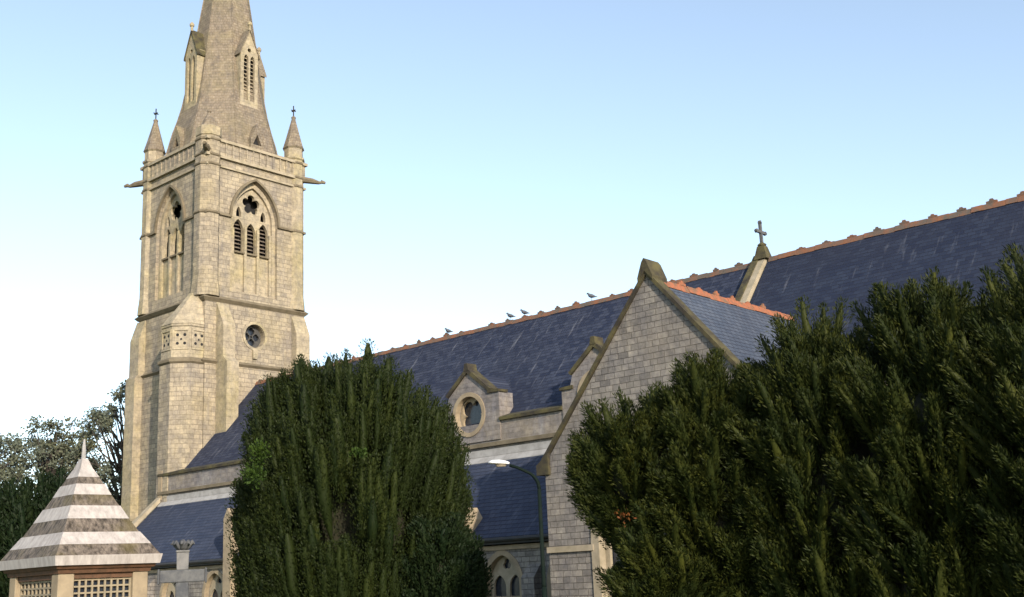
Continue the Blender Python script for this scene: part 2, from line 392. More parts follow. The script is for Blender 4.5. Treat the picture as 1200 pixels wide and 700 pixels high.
# belfry windows: splayed inner order, tracery plate, louvres
def belfry(fr, cu, a, z0, zs, h, sgn):
    t = MB(); inner = arch(cu, a*.86, z0+.15, zs, h*.86)
    plate(t, fr, arch(cu, a-.01, z0+.01, zs, h-.01), [inner], -.5, -.22)
    lw = .39; sp = 1.02; zb = z0+2.95
    holes = []
    for k in (-1, 0, 1):
        holes.append(arch(cu+k*sp, lw, zb, 25.3 if k else 25.15, .75, 6))
    holes.append(foil(cu, 27.25 if sgn else 27.1, .72, 5, math.pi/2, 50, .36))
    for k in (-1, 1):
        holes.append(arch(cu+k*sp*.98, .2, 26.22, 26.45, .5, 5))
    plate(t, fr, arch(cu, a*.88, z0+.12, zs, h*.88), holes, -.66, -.42)
    o = t.build('belfry_window', 'dressed_stone', P)
    m_ = MB()
    for k in (-1.5, -.5, .5, 1.5):
        m_.prism(fr, [(cu+k*sp-.1, z0+.15), (cu+k*sp+.1, z0+.15), (cu+k*sp+.1, 25.6-.2*abs(k)), (cu+k*sp-.1, 25.6-.2*abs(k))], -.42, -.26)
    m_.build('mullion', 'dressed_stone', o)
    for k in (-1, 0, 1):
        l = MB(); z = zb+.1
        while z < 26.1:
            cc = [fr(cu+k*sp-lw-.03, z, -.72), fr(cu+k*sp+lw+.03, z, -.72), fr(cu+k*sp+lw+.03, z+.17, -1.0), fr(cu+k*sp-lw-.03, z+.17, -1.0)]
            l.hull8(cc, [p+Vector((0, 0, .035)) for p in cc]); z += .27
        l.build('louvre', 'louvre_wood', o)
        s_ = MB(); s_.prism(fr, [(cu+k*sp-lw-.05, zb-.1), (cu+k*sp+lw+.05, zb-.1), (cu+k*sp+lw+.05, zb+.02), (cu+k*sp-lw-.05, zb+.02)], -.42, -.24); s_.build('sill', 'string_stone', o)
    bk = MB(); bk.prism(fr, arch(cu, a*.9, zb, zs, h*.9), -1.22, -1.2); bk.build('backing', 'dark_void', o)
belfry(fE, 44.1, 1.9, 20.75, 25.9, 2.95, True)
belfry(fS, -66.4, 1.75, 20.95, 25.8, 2.95, False)
# round opening below
rw = MB(); plate(rw, fE, circle(44.18, 17.92, .98, 32), [circle(44.18, 17.92, .8, 32)], 0, .1)
rwo = rw.build('round_window', 'dressed_stone', P)
rw = MB(); plate(rw, fE, circle(44.18, 17.92, .79, 32), [foil(44.18, 18.3, .27, 4, 0, 24, .2), foil(44.18, 17.54, .27, 4, 0, 24, .2), foil(43.8, 17.92, .25, 4, 0, 24, .2), foil(44.56, 17.92, .25, 4, 0, 24, .2), circle(44.18, 17.92, .09, 10)], -.5, -.36); rw.build('tracery', 'window_lead', rwo)
rw = MB(); rw.prism(fE, circle(44.18, 17.92, .79, 24), -.6, -.57); rw.build('pane', 'glass_dark', rwo)
rw = MB(); rw.prism(fE, [(44.0, 16.35), (44.3, 16.35), (44.36, 16.95), (43.96, 16.95)], .05, .2); rw.build('bracket', 'dressed_stone', rwo)
# buttresses
def buttress(fr, u0, u1, stages):
    b = MB()
    for z0, z1, pz, zt in stages:        # block up to z1 projecting pz, weathering to zt
        b.prism(fr, [(u0, z0), (u1, z0), (u1, z1), (u0, z1)], -.05, pz)
        a = [fr(u0, z1, -.02), fr(u1, z1, -.02), fr(u1, z1, pz), fr(u0, z1, pz)]
        q = [fr(u0+.01, zt, -.02), fr(u1-.01, zt, -.02), fr(u1-.01, zt, .03), fr(u0+.01, zt, .03)]
        b.hull8(a, q)
    return b.build('buttress', 'dressed_stone', P)
buttress(fE, 41.15, 42.05, [(0, 15.7, 1.35, 16.9), (15.7, 18.2, .9, 19.9)])
buttress(fE, 47.2, 48.35, [(0, 15.7, .9, 16.6), (15.7, 18.4, .62, 19.8)])
buttress(fS, -70.3, -69.15, [(0, 15.7, .72, 16.4), (15.7, 18.4, .5, 19.8)])
buttress(frN(YN), 69.0, 70.1, [(0, 15.7, 1.0, 16.4), (15.7, 18.4, .7, 19.8)])
frW = lambda u, v, w: Vector((XW-w, u, v))
buttress(frW, 40.6, 41.7, [(0, 15.7, .85, 16.6), (15.7, 18.2, .6, 19.8)])
# stair turret at the south east corner
tcx, tcy = -63.55, 39.95
t = MB(); t.ring(tcx, tcy, [(1.8, 0), (1.8, 2), (1.63, 2.3), (1.63, 15.6)]); t.build('stair_turret', 'tower_stone', P)
t = MB(); t.ring(tcx, tcy, [(1.65, 15.6), (1.77, 15.7), (1.77, 15.85), (1.59, 16.0)]); t.build('string_course', 'string_stone', P)
t = MB(); t.ring(tcx, tcy, [(1.56, 16.0), (1.56, 16.3), (1.54, 18.0), (1.6, 18.05), (1.6, 18.2)])
tt = t.build('turret_panel_stage', 'dressed_stone', P)
# flat dark discs stand in for the shade of quatrefoil piercings
for k in range(8):
    a = math.pi/4*k-math.pi/2; nrm = Vector((math.cos(a), math.sin(a), 0)); tan = Vector((-math.sin(a), math.cos(a), 0))
    if nrm.x < -.5 and nrm.y > 0 or nrm.y > .5: continue
    ap = 1.55*math.cos(math.pi/8)
    fr = lambda u, v, w, nrm=nrm, tan=tan, ap=ap: Vector((tcx, tcy, 0))+nrm*(ap+w)+tan*u+Vector((0, 0, v))
    for (u, v) in ((-.23, 16.9), (.23, 16.9), (-.23, 17.45), (.23, 17.45), (0, 17.17)):
        q = MB(); q.prism(fr, circle(u, v, .1 if u else .07, 8), .0, .012); q.build('shade_disc', 'dark_void', tt)
    fm = MB(); plate(fm, fr, [(-.53, 16.5), (.53, 16.5), (.53, 17.85), (-.53, 17.85)], [[(-.42, 16.62), (.42, 16.62), (.42, 17.73), (-.42, 17.73)]], .0, .06); fm.build('panel_frame', 'dressed_stone', tt)
t = MB()
vs = [(tcx+1.64*math.cos(math.pi/8+k*math.pi/4), tcy+1.64*math.sin(math.pi/8+k*math.pi/4), 18.2) for k in range(8)]+[(XE-.62, YS+.25, 21.5)]
t.add(vs, [(k, (k+1) % 8, 8) for k in range(8)]+[tuple(range(8))]); t.build('turret_roof', 'dressed_stone', P)

# ---- spire
sp = MB()
prof = [(4.3, 30.6), (4.12, 31.3), (3.92, 32.1), (3.68, 33.1), (3.36, 34.1), (3.07, 35.2), (2.84, 36.4), (1.64, 44.3), (.12, 54.3)]
sp.ring(XC, YC, prof, 8); spo = sp.build('spire', 'spire_stone', P)
rb = MB()
for k in range(8):
    a = math.pi/8+k*math.pi/4
    rb.tube([(XC+r*math.cos(a), YC+r*math.sin(a), z) for r, z in prof], .06, 5)
rb.build('spire_rib', 'spire_stone', spo)
fn = MB(); fn.ring(XC, YC, [(.13, 54.2), (.3, 54.5), (.12, 54.8), (.3, 55.1), (.02, 55.5)]); fn.build('finial', 'dressed_stone', spo)
for k, nrm in enumerate((Vector((1, 0, 0)), Vector((0, -1, 0)), Vector((0, 1, 0)), Vector((-1, 0, 0)))):
    tan = Vector((0, 0, 1)).cross(nrm)
    fr = lambda u, v, w, nrm=nrm, tan=tan: Vector((XC, YC, 0))+nrm*(2.92+w)+tan*u+Vector((0, 0, v))
    l = MB(); hw = .74
    holes = [arch(-.27, .19, 35.3, 38.4, .42, 5), arch(.27, .19, 35.3, 38.4, .42, 5), circle(0, 39.2, .16, 10)]
    plate(l, fr, [(-hw, 33.2), (hw, 33.2), (hw, 39.0), (0, 40.7), (-hw, 39.0)], holes, -.2, 0)
    # shaft sides run back into the spire
    for s_ in (-1, 1):
        l.prism(fr, [(s_*hw, 33.8), (s_*(hw-.16), 33.8), (s_*(hw-.16), 39.2), (s_*hw, 39.2)], -2.2, -.2)
    lo = l.build('lucarne', 'dressed_stone', P)
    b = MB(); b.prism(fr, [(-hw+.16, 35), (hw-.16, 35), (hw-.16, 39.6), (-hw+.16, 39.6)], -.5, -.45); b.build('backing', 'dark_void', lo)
    b = MB(); z = 35.55
    while z < 38.8:
        for u in (-.27, .27):
            cc = [fr(u-.2, z, -.16), fr(u+.2, z, -.16), fr(u+.2, z+.12, -.38), fr(u-.2, z+.12, -.38)]
            b.hull8(cc, [p+Vector((0, 0, .05)) for p in cc])
        z += .3
    b.build('louvre', 'trim_stone', lo)
    # roof of the lucarne
    b = MB()
    for s_ in (-1, 1):
        a0 = [fr(s_*(hw+.12), 38.72, .08), fr(0, 40.75, .08), fr(0, 40.75, -2.2), fr(s_*(hw+.12), 38.72, -2.2)]
        b.hull8(a0, [p+Vector((0, 0, .16)) for p in a0])
    b.build('roof', 'mossy_stone' if k == 1 else 'spire_stone', lo)
    b = MB(); c0 = fr(0, 41, 0); b.ring(c0.x, c0.y, [(.1, 40.8), (.09, 41.1), (.17, 41.2), (.17, 41.35), (.05, 41.5)]); b.build('finial', 'dressed_stone', lo)
    # small gablet at the foot
    if k < 3:
        fr2 = lambda u, v, w, nrm=nrm, tan=tan: Vector((XC, YC, 0))+nrm*(3.98+w)+tan*u+Vector((0, 0, v))
        g_ = MB(); plate(g_, fr2, [(-.55, 31.0), (.55, 31.0), (.55, 32.0), (0, 33.2), (-.55, 32.0)], [[(-.36, 31.6), (.36, 31.6), (0, 32.4)]], -.9, 0)
        go = g_.build('spire_gablet', 'spire_stone', P)
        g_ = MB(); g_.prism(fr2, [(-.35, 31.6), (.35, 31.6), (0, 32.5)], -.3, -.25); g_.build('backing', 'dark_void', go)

# ---- nave
RZ = 14.72; YK = 38.5; SL = 1.12          # ridge height, clerestory wall plane, roof slope
XA = -63.9; XG = -24.17; XEND = -3.0
def roof_pts(y, z=RZ): return z-SL*abs(y-YC)
nv = MB()
nv.box(XA, XEND, YK, YK+.6, 0, 8.55)
nv.box(XA, XA+.5, YK+.6, YS, 0, 8.6)
nv.box(XE, XEND, 49.6, 50.2, 0, 8.5)
nv.build('nave_wall', 'clerestory_stone', P)
def gable_slope(name, x0, x1, mat, z=RZ, y_e=YK+.15, th=.12):
    m_ = MB()
    for s_ in (-1, 1):
        ye = YC+s_*(YC-y_e)
        a = [(x0, YC, z-th), (x1, YC, z-th), (x1, ye, roof_pts(ye, z)-th), (x0, ye, roof_pts(ye, z)-th)]
        m_.hull8(a, [(p[0], p[1], p[2]+th) for p in a])
    return m_.build(name, mat, P)
nr = gable_slope('nave_roof', XE-.02, XG, 'slate_nave')
cr = gable_slope('chancel_roof', XG+.5, XEND, 'slate_chancel', RZ+.05)
def crest(mb, pts_fn, n, L_):
    pass
def ridge(parent, p0, p1, mat, step=1.17, w=.13, hgt=.16, tooth=.16, slope=SL):
    m_ = MB(); p0 = Vector(p0); p1 = Vector(p1); d = (p1-p0); L_ = d.length; d.normalize(); s_ = Vector((-d.y, d.x, 0)).normalized(); z = Vector((0, 0, 1))
    t_ = 0
    while t_ < L_-.05:
        e_ = min(t_+.445, L_); dz = random.uniform(-.02, .02); q0 = p0+d*t_; q1 = p0+d*e_
        prof_ = [(-w-.02, -w*slope+.02), (w+.02, -w*slope+.02), (w*.5, -w*.3+hgt*.55), (.03, hgt*.75), (-.03, hgt*.75), (-w*.5, -w*.3+hgt*.55)]
        m_.hull8([q0+s_*a+z*(b+dz) for a, b in prof_], [q1+s_*a+z*(b+dz) for a, b in prof_]); t_ += .45
    t_ = .4
    while t_ < L_-.3:
        q = p0+d*t_; a = .2*random.uniform(.7, 1.15); h_ = tooth*random.uniform(.55, 1.25)
        if random.random() < .08: t_ += step; continue
        pr_ = [(-a, 0), (a, 0), (a*1.0, h_*.5), (a*.45, h_*.6), (a*.25, h_), (-a*.3, h_), (-a*.45, h_*.6), (-a, h_*.55)]
        m_.hull8([q+d*x-s_*.035+z*(hgt*.7+y) for x, y in pr_], [q+d*x+s_*.035+z*(hgt*.7+y) for x, y in pr_]); t_ += step*random.uniform(.94, 1.06)
    return m_.build('ridge_tiles', mat, parent)
ridge(nr, (XE+.1, YC, RZ), (XG, YC, RZ), 'terracotta_old')
ridge(cr, (XG+.55, YC, RZ+.05), (XEND, YC, RZ+.05), 'terracotta_old')
# clerestory parapet coping + string
SLOTS = (-52.2, -44.54, -36.9, -29.26)
edges = [XA-.05]+[e for c in SLOTS for e in (c-1.95, c+1.95)]+[XG]
for i in range(0, len(edges), 2):
    a, b = edges[i], edges[i+1]; cp = MB()
    cp.hull8([(a, YK-.14, 8.55), (b, YK-.14, 8.55), (b, YK+.75, 8.55), (a, YK+.75, 8.55)], [(a, YK-.14, 8.7), (b, YK-.14, 8.7), (b, YK+.6, 8.92), (a, YK+.6, 8.92)])
    cp.build('coping', 'mossy_stone', P)
cp = MB(); cp.box(XA+.02, XEND, YK-.16, YK, 7.42, 7.6); cp.build('string_course', 'string_stone', P)
cp = MB(); cp.box(XA, XA+.42, YK-.1, YK+.5, 7.1, 8.9); cp.build('end_pier', 'buff_stone', P)
# clerestory gables with rose windows
def rose(cx):
    fr = frS(YK)
    outl = [(cx-1.95, 7.7), (cx+1.95, 7.7), (cx+1.95, 9.9), (cx+1.3, 10.0), (cx+.0, 11.05), (cx-1.3, 10.0), (cx-1.45, 9.55), (cx-1.95, 9.4)]
    m_ = MB(); plate(m_, fr, outl, [circle(cx, 9.05, .88, 32)], -.45, .06)
    for s_ in (-1, 1):
        m_.box(cx+s_*1.95-(.4 if s_ > 0 else 0), cx+s_*1.95+(.4 if s_ < 0 else 0), YK+.45, YK+.9, 8.6, 9.9 if s_ > 0 else 9.4)
    o = m_.build('clerestory_gable', 'clerestory_stone', P)
    m_ = MB(); plate(m_, fr, circle(cx, 9.05, 1.06, 32), [circle(cx, 9.05, .86, 32)], -.2, .11); m_.build('window_surround', 'buff_stone', o)
    m_ = MB(); plate(m_, fr, circle(cx, 9.05, .87, 32), [foil(cx, 9.05, .8, 4, math.pi/4, 48, .42)], -.36, -.24); m_.build('tracery', 'buff_stone', o)
    m_ = MB(); m_.prism(fr, circle(cx, 9.05, .85, 24), -.42, -.40); m_.build('pane', 'glass_dark', o)
    m_ = MB()
    for s_ in (-1, 1):
        pts = [(cx, 11.05), (cx+s_*1.35, 10.0), (cx+s_*1.45, 10.12), (cx, 11.3)]
        m_.prism(fr, pts, -.5, .16)
        top = 9.9 if s_ > 0 else 9.4
        m_.prism(fr, [(cx+s_*1.28, top), (cx+s_*2.02, top), (cx+s_*2.02, top+.12), (cx+s_*1.28, top+.16)], -.5, .14)
    m_.prism(fr, [(cx-.16, 11.15), (cx+.16, 11.15), (cx+.1, 11.5), (cx-.1, 11.5)], -.45, .18)
    m_.build('coping', 'mossy_stone', o)
    m_ = MB()
    for s_ in (-1, 1):
        a = [(cx, YK+.45, 11.0), (cx+s_*1.4, YK+.45, 9.95), (cx+s_*1.4, YK+2.4, 9.95), (cx, YK+3.2, 11.0)]
        m_.hull8(a, [(p[0], p[1], p[2]+.06) for p in a])
    m_.build('roof', 'slate_nave', o)
for c_ in SLOTS: rose(c_)
# ---- aisle
YA = 34.7; AE = 3.15; YE = 34.35; ASL = (6.95-AE)/(YK-YE)
XT = -26.1                                   # transept west wall
aw = MB()
WINS = [-60.2, -56.1, -52.0, -47.9, -43.8, -39.8, -35.8, -31.75, -28.3]
holes = [arch(c_, .92, .75, 1.3, 1.15, 8) for c_ in WINS]
plate(aw, frS(YA), [(XA, 0), (XT+.1, 0), (XT+.1, 2.75), (XA, 2.75)], holes, -.5, 0)
aw.prism(frE(XA+.5), [(YA+.5, 0), (YK, 0), (YK, 6.6), (YA+.5, 3.1)], -.5, 0)
aw.build('aisle_wall', 'rubble_stone', P)
ac = MB(); ac.box(XA, XT, YA-.1, YA, 2.62, 2.8); ac.build('cornice', 'buff_stone', P)
for c_ in WINS:
    fr = frS(YA); m_ = MB()
    plate(m_, fr, arch(c_, 1.12, .72, 1.3, 1.35, 8), [arch(c_, .9, .8, 1.3, 1.12, 8)], -.25, .03)
    o = m_.build('arched_window', 'buff_stone', P)
    m_ = MB()
    holes = [arch(c_-.43, .33, .8, 1.15, .48, 6), arch(c_+.43, .33, .8, 1.15, .48, 6),
             [(c_-.28, 1.78), (c_, 1.58), (c_+.28, 1.78), (c_, 1.9)], foil(c_, 2.05, .22, 3, math.pi/2, 24, .35), [(c_-.12, 1.5), (c_+.12, 1.5), (c_, 1.3)]]
    plate(m_, fr, arch(c_, .9, .78, 1.3, 1.12, 8), [holes[0], holes[1], holes[3]], -.38, -.28); m_.build('tracery', 'trim_stone', o)
    m_ = MB(); m_.prism(fr, arch(c_, .9, .78, 1.3, 1.12, 8), -.44, -.42); m_.build('pane', 'glass_dark', o)
ar = MB()
a = [(XA+.3, YE, AE-.1), (XT, YE, AE-.1), (XT, YK, 6.95-.1), (XA+.3, YK, 6.95-.1)]
ar.hull8(a, [(p[0], p[1], p[2]+.1) for p in a]); aro = ar.build('aisle_roof', 'slate_aisle', P)
ar = MB(); a = [(XA+.35, YK-.32, 6.95-.32*ASL+.012), (XT, YK-.32, 6.95-.32*ASL+.012), (XT, YK, 6.98), (XA+.35, YK, 6.98)]
ar.hull8(a, [(p[0], p[1], p[2]+.03) for p in a]); ar.box(XA+.42, XT, YK-.05, YK, 6.98, 7.3); ar.build('flashing', 'white_stone', aro)
ar = MB(); ar.tube([(XA+.3, YE-.07, AE-.13), (XT, YE-.07, AE-.13)], .09, 8); ar.box(XA+.3, XT, YE+.02, YA-.1, AE-.3, AE-.12); ar.build('gutter', 'gutter_black', aro)
ar = MB(); a = [(XA-.15, YE-.2, AE-.1), (XA+.35, YE-.2, AE-.1), (XA+.35, YK-.1, 6.95), (XA-.15, YK-.1, 6.95)]
ar.hull8(a, [(p[0], p[1], p[2]+.3) for p in a]); ar.build('verge_coping', 'trim_stone', aro)
# aisle buttresses, two of them tall and gabled
for c_, top in ((-58.1, 2.3), (-50.15, 5.1), (-41.8, 2.3), (-33.6, 3.95), (-30.0, 2.0)):
    hw = .33; b = MB()
    if top > 3:
        b.prism(frS(YA), [(c_-hw, 0), (c_+hw, 0), (c_+hw, top), (c_, top+.5), (c_-hw, top)], -.6, .55)
    else:
        b.prism(frS(YA), [(c_-hw, 0), (c_+hw, 0), (c_+hw, top-.5), (c_-hw, top-.5)], 0, .5)
        a = [(c_-hw, YA-.5, top-.5), (c_+hw, YA-.5, top-.5), (c_+hw, YA, top-.5), (c_-hw, YA, top-.5)]
        b.hull8(a, [(c_-hw, YA-.05, top), (c_+hw, YA-.05, top), (c_+hw, YA, top), (c_-hw, YA, top)])
    b.build('aisle_buttress', 'buff_stone' if top > 3 else 'rubble_stone', P)
# ---- transept
YT = 31.0; TX = -21.17; TH = 4.95; TRZ = 11.15; TS = 1.21
tm = MB(); win = arch(TX, 2.75, .4, 2.6, 3.2, 12)
plate(tm, frS(YT), [(TX-TH, 0), (TX+TH, 0), (TX+TH, 5.35), (TX, 11.3), (TX-TH, 5.35)], [win], -.6, 0)
tm.box(TX-TH, TX-TH+.6, YT+.6, YK, 0, 5.2); tm.box(TX+TH-.6, TX+TH, YT+.6, YK, 0, 5.2)
tm.build('transept_wall', 'rubble_stone', P)
tq = MB(); tq.box(TX-TH-.04, TX-2.95, YT-.09, YT, 2.3, 2.5); tq.box(TX+2.95, TX+TH+.04, YT-.09, YT, 2.3, 2.5); tq.build('string_course', 'trim_stone', P)
tw_ = MB(); plate(tw_, frS(YT), arch(TX, 3.05, .3, 2.6, 3.5, 12), [arch(TX, 2.72, .45, 2.6, 3.15, 12)], -.3, .05)
two = tw_.build('transept_window', 'trim_stone', P)
tw_ = MB(); 
plate(tw_, frS(YT), arch(TX, 2.74, .42, 2.6, 3.18, 12), [arch(TX-1.78, .75, .5, 2.5, .9, 6), arch(TX, .85, .5, 2.7, 1.0, 6), arch(TX+1.78, .75, .5, 2.5, .9, 6), foil(TX, 4.55, .7, 6, 0, 48, .2), foil(TX-1.2, 3.85, .38, 4, 0, 24, .3), foil(TX+1.2, 3.85, .38, 4, 0, 24, .3)], -.42, -.28)
tw_.build('tracery', 'trim_stone', two)
tw_ = MB(); tw_.prism(frS(YT), arch(TX, 2.74, .42, 2.6, 3.18, 12), -.5, -.46); tw_.build('pane', 'glass_dark', two)
tr = MB()
for s_ in (-1, 1):
    xe_ = TX+s_*(TH+.2); YB = YC-(RZ-TRZ)/SL+.3
    a = [(TX, YT+.35, TRZ-.1), (TX, YC, TRZ-.1), (xe_, YC, TRZ-TS*(TH+.2)-.1), (xe_, YT+.35, TRZ-TS*(TH+.2)-.1)]
    tr.hull8(a, [(p[0], p[1], p[2]+.1) for p in a])
tro = tr.build('transept_roof', 'slate_transept', P)
ridge(tro, (TX, YT+.6, TRZ), (TX, YC-(RZ-TRZ)/SL+.15, TRZ), 'terracotta', tooth=.17, slope=TS)
tc = MB()
for s_ in (-1, 1):
    pts = [(TX, 11.3), (TX+s_*(TH+.12), 5.31), (TX+s_*(TH+.16), 5.45), (TX, 11.5)]
    tc.prism(frS(YT), pts, -.4, .1)
    tc.prism(frS(YT), [(TX+s_*(TH-.25), 5.0), (TX+s_*(TH+.3), 5.0), (TX+s_*(TH+.3), 5.35), (TX+s_*(TH-.25), 5.75)], -.6, .13)
tc.build('gable_coping', 'mossy_stone', P)
tc = MB(); tc.prism(frS(YT), [(TX-.3, 11.08), (TX, 11.42), (TX+.3, 11.08), (TX+.31, 11.22), (TX+.1, 11.75), (TX, 11.88), (TX-.1, 11.75), (TX-.31, 11.22)], -.75, .14); tc.build('apex_stone', 'mossy_stone', P)
# ---- raised gable between nave and chancel, with its cross
gc = MB()
for s_ in (-1, 1):
    pts = [(YC, RZ-.2), (YC+s_*6.0, RZ-.2-6.0*SL), (YC+s_*6.0, RZ+.3-6.0*SL), (YC, RZ+.3)]
    gc.prism(frE(XG), pts, .1, .42)
gc.build('gable_coping', 'trim_stone', P)
cx_ = XG+.25
for s_ in (-1, 1):
    gc = MB()
    pts = [(YC, RZ-.1), (YC+s_*6.05, RZ-.1-6.05*SL), (YC+s_*6.05, RZ+.38-6.05*SL), (YC, RZ+.38)]
    gc.prism(frE(XG), pts, -.22, .1)
    gc.build('coping', 'mossy_stone', P)
cs = MB(); cs.hull8([(cx_-.32, YC-.3, RZ+.1), (cx_+.32, YC-.3, RZ+.1), (cx_+.32, YC+.3, RZ+.1), (cx_-.32, YC+.3, RZ+.1)], [(cx_-.17, YC-.17, RZ+.72), (cx_+.17, YC-.17, RZ+.72), (cx_+.17, YC+.17, RZ+.72), (cx_-.17, YC+.17, RZ+.72)])
cs.ring(cx_, YC, [(.12, RZ+.7), (.2, RZ+.76), (.2, RZ+.82), (.08, RZ+.9)])
cso = cs.build('cross_base', 'mossy_stone', P)
cs = MB(); c0 = RZ+1.4
cs.box(cx_-.06, cx_+.06, YC-.06, YC+.06, RZ+.8, RZ+1.85)
cs.box(cx_-.055, cx_+.055, YC-.38, YC+.38, c0-.06, c0+.06)
for (dy, dz) in ((-.38, 0), (.38, 0), (0, .46)):
    cs.prism(frE(cx_), foil(YC+dy, c0+dz, .09, 3 if dz else 4, math.pi/2 if dz else 0, 24, .3), -.06, .06)
cs.build('cross', 'grave_stone', cso)
# chancel east end
ce = MB(); ce.prism(frE(XEND), [(YK, 0), (50.1, 0), (50.1, 8.5), (YC, RZ+.3), (YK, 8.5)], -.5, 0.02); ce.build('chancel_wall', 'rubble_stone', P)

# ================================================================== pavilion
th = R(41.0); SR, SLn = 2.55, 3.35
near = Vector((-26.50559407, 14.05181422, 0))
# plan: near corner, right corner, left corner
k_ = [(near.x+1.803*math.cos(th+k*math.pi/2), near.y+1.803*math.sin(th+k*math.pi/2)) for k in range(4)]
pn_, pr_ = Vector((*k_[3], 0)), Vector((*k_[0], 0)); pl_ = Vector((*k_[2], 0))
ux = (pr_-pn_).normalized(); uy = (pl_-pn_).normalized(); pc = pn_+ux*SR/2+uy*SLn/2
pav = empty('stone_pavilion', (pc.x, pc.y, 0), 'small square pavilion with a steep banded pyramid roof and pale finial, left of the tower', 'pavilion')
def q4(k, z, kx=None):
    hx, hy = SR/2*k, SLn/2*k
    return [pc-ux*hx-uy*hy+Vector((0, 0, z)), pc+ux*hx-uy*hy+Vector((0, 0, z)), pc+ux*hx+uy*hy+Vector((0, 0, z)), pc-ux*hx+uy*hy+Vector((0, 0, z))]
profile = [(1.0, 2.50), (.87, 2.78), (.73, 3.05), (.59, 3.40), (.475, 3.70), (.36, 4.0), (.27, 4.25), (.20, 4.45), (.12, 4.64), (.045, 4.9)]
for i in range(len(profile)-1):
    (k0, z0), (k1, z1) = profile[i], profile[i+1]
    m_ = MB(); bandy = i % 2 == 1 or i >= 7
    if bandy: m_.hull8(q4(k0+.012, z0-.02), q4(k1+.012, z1))
    else: m_.hull8(q4(k0, z0), q4(k1, z1))
    m_.build('roof_band' if bandy else 'roof_shingles', 'band_lead' if bandy else 'shingles', pav)
m_ = MB(); m_.hull8(q4(1.0, 2.28), q4(1.03, 2.5)); m_.build('fascia', 'band_lead', pav)
m_ = MB(); m_.ring(pc.x, pc.y, [(.075, 4.82), (.055, 4.95), (.045, 5.2), (.02, 5.4)], 8); m_.build('finial', 'white_stone', pav)
m_ = MB(); m_.hull8(q4(.93, 2.2), q4(.96, 2.28)); m_.hull8(q4(.88, 2.1), q4(.9, 2.2)); m_.build('eaves_shade_plate', 'wood_brown', pav)  # brown of this plate stands in for the shadow under the eaves
def pbox(mb, c, hx, hy, z0, z1):
    b = [c-ux*hx-uy*hy, c+ux*hx-uy*hy, c+ux*hx+uy*hy, c-ux*hx+uy*hy]
    mb.hull8([p+Vector((0, 0, z0)) for p in b], [p+Vector((0, 0, z1)) for p in b])
k = .86
for sx in (-1, 1):
    for sy in (-1, 1):
        m_ = MB(); pbox(m_, pc+ux*sx*(SR/2*k-.19)+uy*sy*(SLn/2*k-.19), .19, .19, 0, 2.1); m_.build('corner_pillar', 'buff_stone', pav, bevel=.02)
for d, o_, half, wd in ((uy, -1, SLn/2*k, SR/2*k), (uy, 1, SLn/2*k, SR/2*k), (ux, -1, SR/2*k, SLn/2*k), (ux, 1, SR/2*k, SLn/2*k)):
    e_ = ux if d is uy else uy
    c = pc+d*o_*(half-.14)
    def bx_(mb, c, ea, da, z0, z1):
        b = [c-e_*ea-d*da, c+e_*ea-d*da, c+e_*ea+d*da, c-e_*ea+d*da]
        mb.hull8([p+Vector((0, 0, z0)) for p in b], [p+Vector((0, 0, z1)) for p in b])
    m_ = MB(); bx_(m_, c, wd-.38, .1, 0, 1.0); m_.build('wall', 'buff_stone', pav)
    m_ = MB(); bx_(m_, c, wd-.38, .08, 1.98, 2.1); m_.build('lintel', 'wood_brown', pav)
    m_ = MB(); n_ = 9
    for j in range(n_+1):
        cc = c+e_*(-(wd-.4)+(2*wd-.8)*j/n_); bx_(m_, cc, .022, .02, 1.0, 1.98)
    for j in range(7): bx_(m_, c, wd-.4, .018, 1.03+j*.15, 1.07+j*.15)
    m_.build('lattice', 'lattice_paint', pav)
    m_ = MB(); bx_(m_, c-d*o_*.09, wd-.39, .012, 1.0, 1.98); m_.build('window', 'glass_dark', pav)

# ================================================================== memorial cross
mc = empty('memorial_cross', (-20.3, 12.8, 0), 'weathered stone cross monument with leafy carved top beside the pavilion', 'cross')
C0 = Vector((-20.3, 12.8, 0)); ax_ = Vector((.55, .83, 0)).normalized(); ay_ = Vector((.83, -.55, 0)).normalized()
frM = lambda u, v, w: C0+ax_*u+ay_*w+Vector((0, 0, v))
m_ = MB(); m_.prism(frM, [(-.4, 0), (.4, 0), (.4, .35), (-.4, .35)], -.4, .4); m_.prism(frM, [(-.28, .35), (.28, .35), (.28, .6), (-.28, .6)], -.28, .28); m_.build('plinth', 'grave_stone', mc, bevel=.02)
m_ = MB(); m_.prism(frM, [(-.15, .6), (.15, .6), (.12, 1.76), (-.12, 1.76)], -.1, .1); m_.build('shaft', 'grave_stone', mc, bevel=.015)
m_ = MB(); m_.prism(frM, [(-.43, 1.76), (.43, 1.76), (.43, 2.0), (-.43, 2.0)], -.11, .11)
for s_ in (-1, 1): m_.prism(frM, [(s_*.43, 1.73), (s_*.47, 1.73), (s_*.47, 2.03), (s_*.43, 2.03)], -.13, .13)
m_.build('arm', 'grave_stone', mc, bevel=.015)
m_ = MB(); m_.prism(frM, [(-.11, 2.0), (.11, 2.0), (.12, 2.34), (-.12, 2.34)], -.1, .1); m_.prism(frM, [(-.13, 2.34), (.13, 2.34), (.13, 2.38), (-.13, 2.38)], -.12, .12); m_.build('head', 'head_stone', mc, bevel=.01)
m_ = MB()
for k in range(9):
    a = 2*math.pi*k/9; d = Vector((math.cos(a), math.sin(a), 0)); c = C0+Vector((0, 0, 2.38))
    m_.tube([c+d*.03, c+d*.12+Vector((0, 0, .08)), c+d*.2+Vector((0, 0, .16)), c+d*.23+Vector((0, 0, .11))], [.045, .05, .045, .015], 6)
m_.ring(C0.x, C0.y, [(.08, 2.36), (.11, 2.46), (.05, 2.56), (.01, 2.6)], 8)
